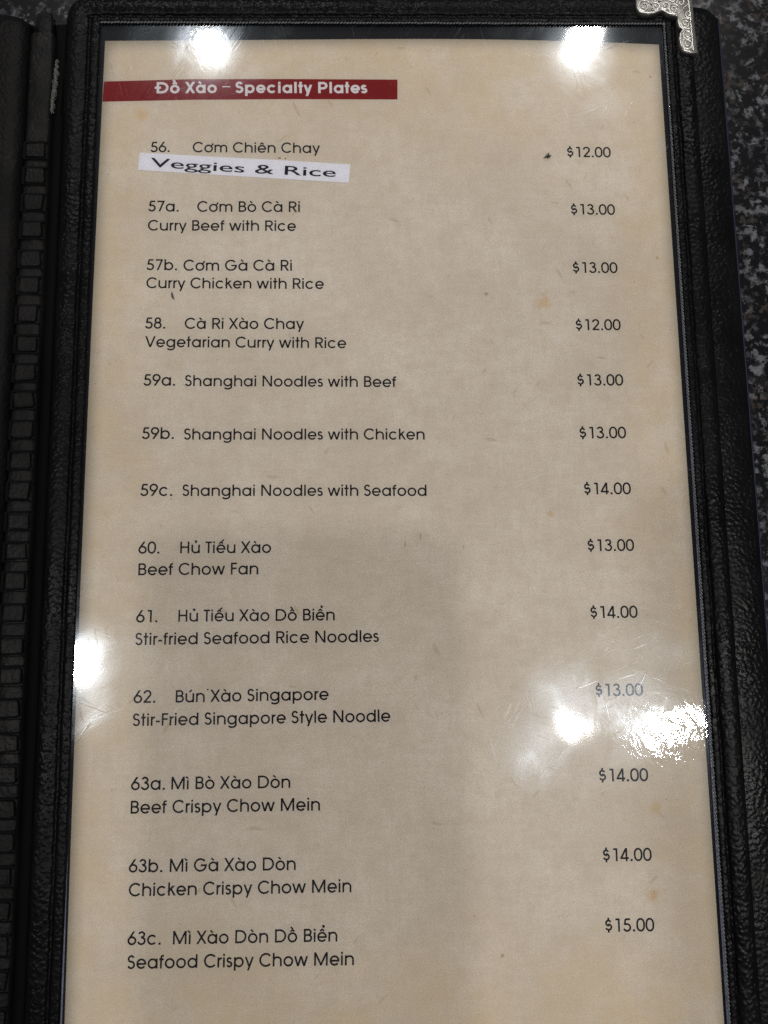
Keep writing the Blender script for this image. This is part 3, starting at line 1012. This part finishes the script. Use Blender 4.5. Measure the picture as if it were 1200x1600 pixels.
DISHES = [
    (('56.', 235, 237.8, 265, 237.8), ('C\u01a1m Chi\u00ean Chay', 301, 238, 500, 239.3), None, ('$12.00', 886.5, 245.5, 954.5, 246)),
    (('57a.', 231.5, 330.3, 279, 330.8), ('C\u01a1m B\u00f2 C\u00e0 Ri', 308, 331, 468.5, 331.4), ('Curry Beef with Rice', 231, 360.3, 462.5, 361), ('$13.00', 892.5, 335.2, 961, 335.8)),
    (('57b.', 228.8, 422, 276.5, 422.4), ('C\u01a1m G\u00e0 C\u00e0 Ri', 286.5, 423, 456, 423.2), ('Curry Chicken with Rice', 228.5, 450.3, 506, 451.6), ('$13.00', 895.5, 426.3, 965, 426.8)),
    (('58.', 226.5, 513.5, 258, 513.6), ('C\u00e0 Ri X\u00e0o Chay', 288.5, 513.9, 475, 514.3), ('Vegetarian Curry with Rice', 226.5, 542.3, 541, 544.2), ('$12.00', 900, 516, 970, 516)),
    (('59a.', 224, 602.6, 273.5, 602.8), ('Shanghai Noodles with Beef', 289, 603.3, 619, 605), None, ('$13.00', 902.5, 602.5, 974, 602.5)),
    (('59b.', 221.5, 686, 271.5, 686), ('Shanghai Noodles with Chicken', 287.5, 687, 663.5, 687), None, ('$13.00', 906, 685.2, 978.5, 684.8)),
    (('59c.', 219, 775, 269, 775), ('Shanghai Noodles with Seafood', 285, 775, 666.5, 775), None, ('$14.00', 913, 772.6, 986, 772.3)),
    (('60.', 216, 865, 249, 865), ('H\u1ee7 Ti\u1ebfu X\u00e0o', 281.5, 864.6, 423.5, 864), ('Beef Chow Fan', 216, 899, 403.5, 897.5), ('$13.00', 918.5, 861.2, 991, 860.8)),
    (('61.', 212.5, 972.6, 246, 972.3), ('H\u1ee7 Ti\u1ebfu X\u00e0o D\u1ed3 Bi\u1ec3n', 278.5, 971.5, 523, 969.4), ('Stir-fried Seafood Rice Noodles', 211.5, 1008, 592, 1003), ('$14.00', 923, 966, 996.5, 965.3)),
    (('62.', 208.5, 1098.6, 242.5, 1098.2), ('B\u00fan X\u00e0o Singapore', 274.5, 1097.8, 513.5, 1093.6), ('Stir-Fried Singapore Style Noodle', 207.5, 1134.5, 610, 1127.5), ('$13.00', 931, 1088, 1005, 1087)),
    (('63a.', 204.5, 1234.6, 257.5, 1234), ('M\u00ec B\u00f2 X\u00e0o D\u00f2n', 267.5, 1233.6, 453.5, 1231), ('Beef Crispy Chow Mein', 204, 1271.5, 500, 1266.3), ('$14.00', 936.5, 1221.5, 1013, 1220.5)),
    (('63b.', 201, 1363.2, 253.5, 1362.7), ('M\u00ec G\u00e0 X\u00e0o D\u00f2n', 265, 1362.4, 462, 1359.4), ('Chicken Crispy Chow Mein', 201, 1400.6, 549, 1394), ('$14.00', 942.5, 1346, 1018.5, 1345)),
    (('63c.', 199, 1476.6, 251, 1476), ('M\u00ec X\u00e0o D\u00f2n D\u1ed3 Bi\u1ec3n', 270, 1475.6, 527, 1471), ('Seafood Crispy Chow Mein', 199, 1514, 553, 1508), ('$15.00', 946, 1456, 1022.5, 1455)),
]
for num, nm, en, price in DISHES:
    mb = MB()
    run(mb, *num)
    run(mb, *nm)
    mb.build('dish_name', M['ink'], page, False)
    if en:
        mb = MB()
        run(mb, *en)
        mb.build('dish_description', M['ink'], page, False)
    mb = MB()
    run(mb, *price)
    mb.build('price', M['ink'], page, False)
# traces of the covered line above the pasted strip, and one stray dot
for a, b, w_, h_ in ((434, 247.6, 5.0, 1.1), (445, 248.6, 1.6, 1.5), (323.6, 1078.5, 2.2, 2.2)):
    mb = MB()
    mb.face(quad([(a, b), (a + w_, b + 0.2), (a + w_, b - h_), (a, b - h_)], 0.00008))
    mb.build('ink_speck', M['ink'], page, False)

# pasted typed strip
mb = MB()
lab_t = [(218.5, 238.8), (330, 245.2), (440, 250.8), (547.5, 257.3)]
lab_b = [(216, 266), (330, 273.2), (440, 279.8), (545, 286)]
mb.prism([un(a, b).xy for a, b in lab_b + lab_t[::-1]], 0.00002, 0.00022)
strip_l = mb.build('pasted_strip', M['label'], page, False)
strip_l['label'] = 'pale white paper strip typed Veggies & Rice, stuck slightly askew'
fc = bpy.data.curves.new('typed', 'FONT')
fc.body = 'Veggies & Rice'
fc.resolution_u = 6
fc.offset = 0.005
fo = bpy.data.objects.new('typed', fc)
COL.objects.link(fo)
bpy.context.view_layer.update()
me = bpy.data.meshes.new_from_object(fo)
bpy.data.objects.remove(fo)
bpy.data.curves.remove(fc)
xs = [v.co.x for v in me.vertices]
u0, u1 = min(xs), max(xs)
caph = max(v.co.y for v in me.vertices if v.co.x < u0 + 0.5)
P0, P1 = un(235, 261).xy, un(524.5, 277).xy
dv = P1 - P0
Lr = dv.length
dv.normalize()
nv = Vector((-dv.y, dv.x))
cap_w = 15.2 / 4190.0
for v in me.vertices:
    t_ = (v.co.x - u0) / (u1 - u0)
    lift = (0.00032 * math.sin(math.pi * t_) * -1)                # the line sags a little
    p = P0 + dv * (t_ * Lr) + nv * (v.co.y / caph * cap_w + lift)
    v.co = (p.x, p.y, 0.00026)
me.materials.append(M['ink'])
lt = bpy.data.objects.new('label_text', me)
COL.objects.link(lt)
attach(lt, strip_l)

# ------------------------------------------------------------------ crumbs on the sleeve
def blob(name, pts, rad, z, seed, label):
    r_ = random.Random(seed)
    base_ = un(*pts[0], z)
    o = empty(name, base_)
    bpy.data.objects.remove(o)
    mb_ = MB()
    P = [un(a, b, z) for a, b in pts]
    rows__ = []
    n = len(P)
    for i, p in enumerate(P):
        row = []
        s = math.sin(math.pi * (i + 0.3) / (n - 0.4))
        for k in range(8):
            a = 2 * math.pi * (k % 7) / 7
            rr_ = rad[i] * (0.8 + 0.4 * mnoise.noise(Vector((i * 3.1 + seed, (k % 7) * 2.3, 0))))
            row.append((p.x + rr_ * math.cos(a) * 0.3, p.y + rr_ * math.cos(a), p.z + rr_ * 0.6 * math.sin(a)))
        rows__.append(row)
    mb_.grid(rows__)
    ob = mb_.build(name, M['crumb'])
    tag(ob, label, 'crumb')
    return ob
zs = 0.0010
blob('crumb', [(850.5, 246), (852.5, 245.5), (854.5, 243.5), (856, 242), (858, 245), (860, 243.5), (861.5, 243)], [0.0001, 0.0006, 0.0006, 0.0013, 0.0008, 0.0007, 0.0001], zs, 3,
     'tiny black crumb on the clear sleeve left of the topmost price')
mb = MB()
mb.tube([un(268.5, 456, zs), un(268.8, 460, zs), un(269.6, 464, zs), un(272, 467.5, zs)], 0.00022, 6, 1.0, lambda s: 0.5 + math.sin(math.pi * s))
tag(mb.build('crumb', M['crumb']), 'tiny dark curved hair-like fleck below the words Curry Chicken', 'crumb')

# ------------------------------------------------------------------ the phone that took the picture, held above the menu
ph = empty('phone', CAM + Vector((-0.0125, -0.066, 0.014)))
tag(ph, 'dark phone held level above the menu, throwing a soft shadow on the page', 'phone')
def rrect(cx, cy, wx, wy, r):
    o = []
    for sx, sy, a0 in ((1, 1, 0), (-1, 1, 90), (-1, -1, 180), (1, -1, 270)):
        for k in range(7):
            a = math.radians(a0 + 15 * k)
            o.append((cx + sx * (wx / 2 - r) + r * math.cos(a), cy + sy * (wy / 2 - r) + r * math.sin(a)))
    return o
pc = CAM + Vector((-0.0125, -0.066, 0))
mb = MB()
mb.prism(rrect(pc.x, pc.y, 0.090, 0.168, 0.010), CAM.z + 0.014, CAM.z + 0.022, 0.0012)
mb.build('phone_body', M['phone'], ph)
mb = MB()
mb.prism(rrect(pc.x, pc.y, 0.078, 0.150, 0.005), CAM.z + 0.0221, CAM.z + 0.0225)
mb.build('screen', M['phone_glass'], ph)
mb = MB()
mb.prism(rrect(CAM.x, CAM.y, 0.012, 0.012, 0.0059), CAM.z + 0.0128, CAM.z + 0.0139)
mb.build('camera_lens', M['phone'], ph)
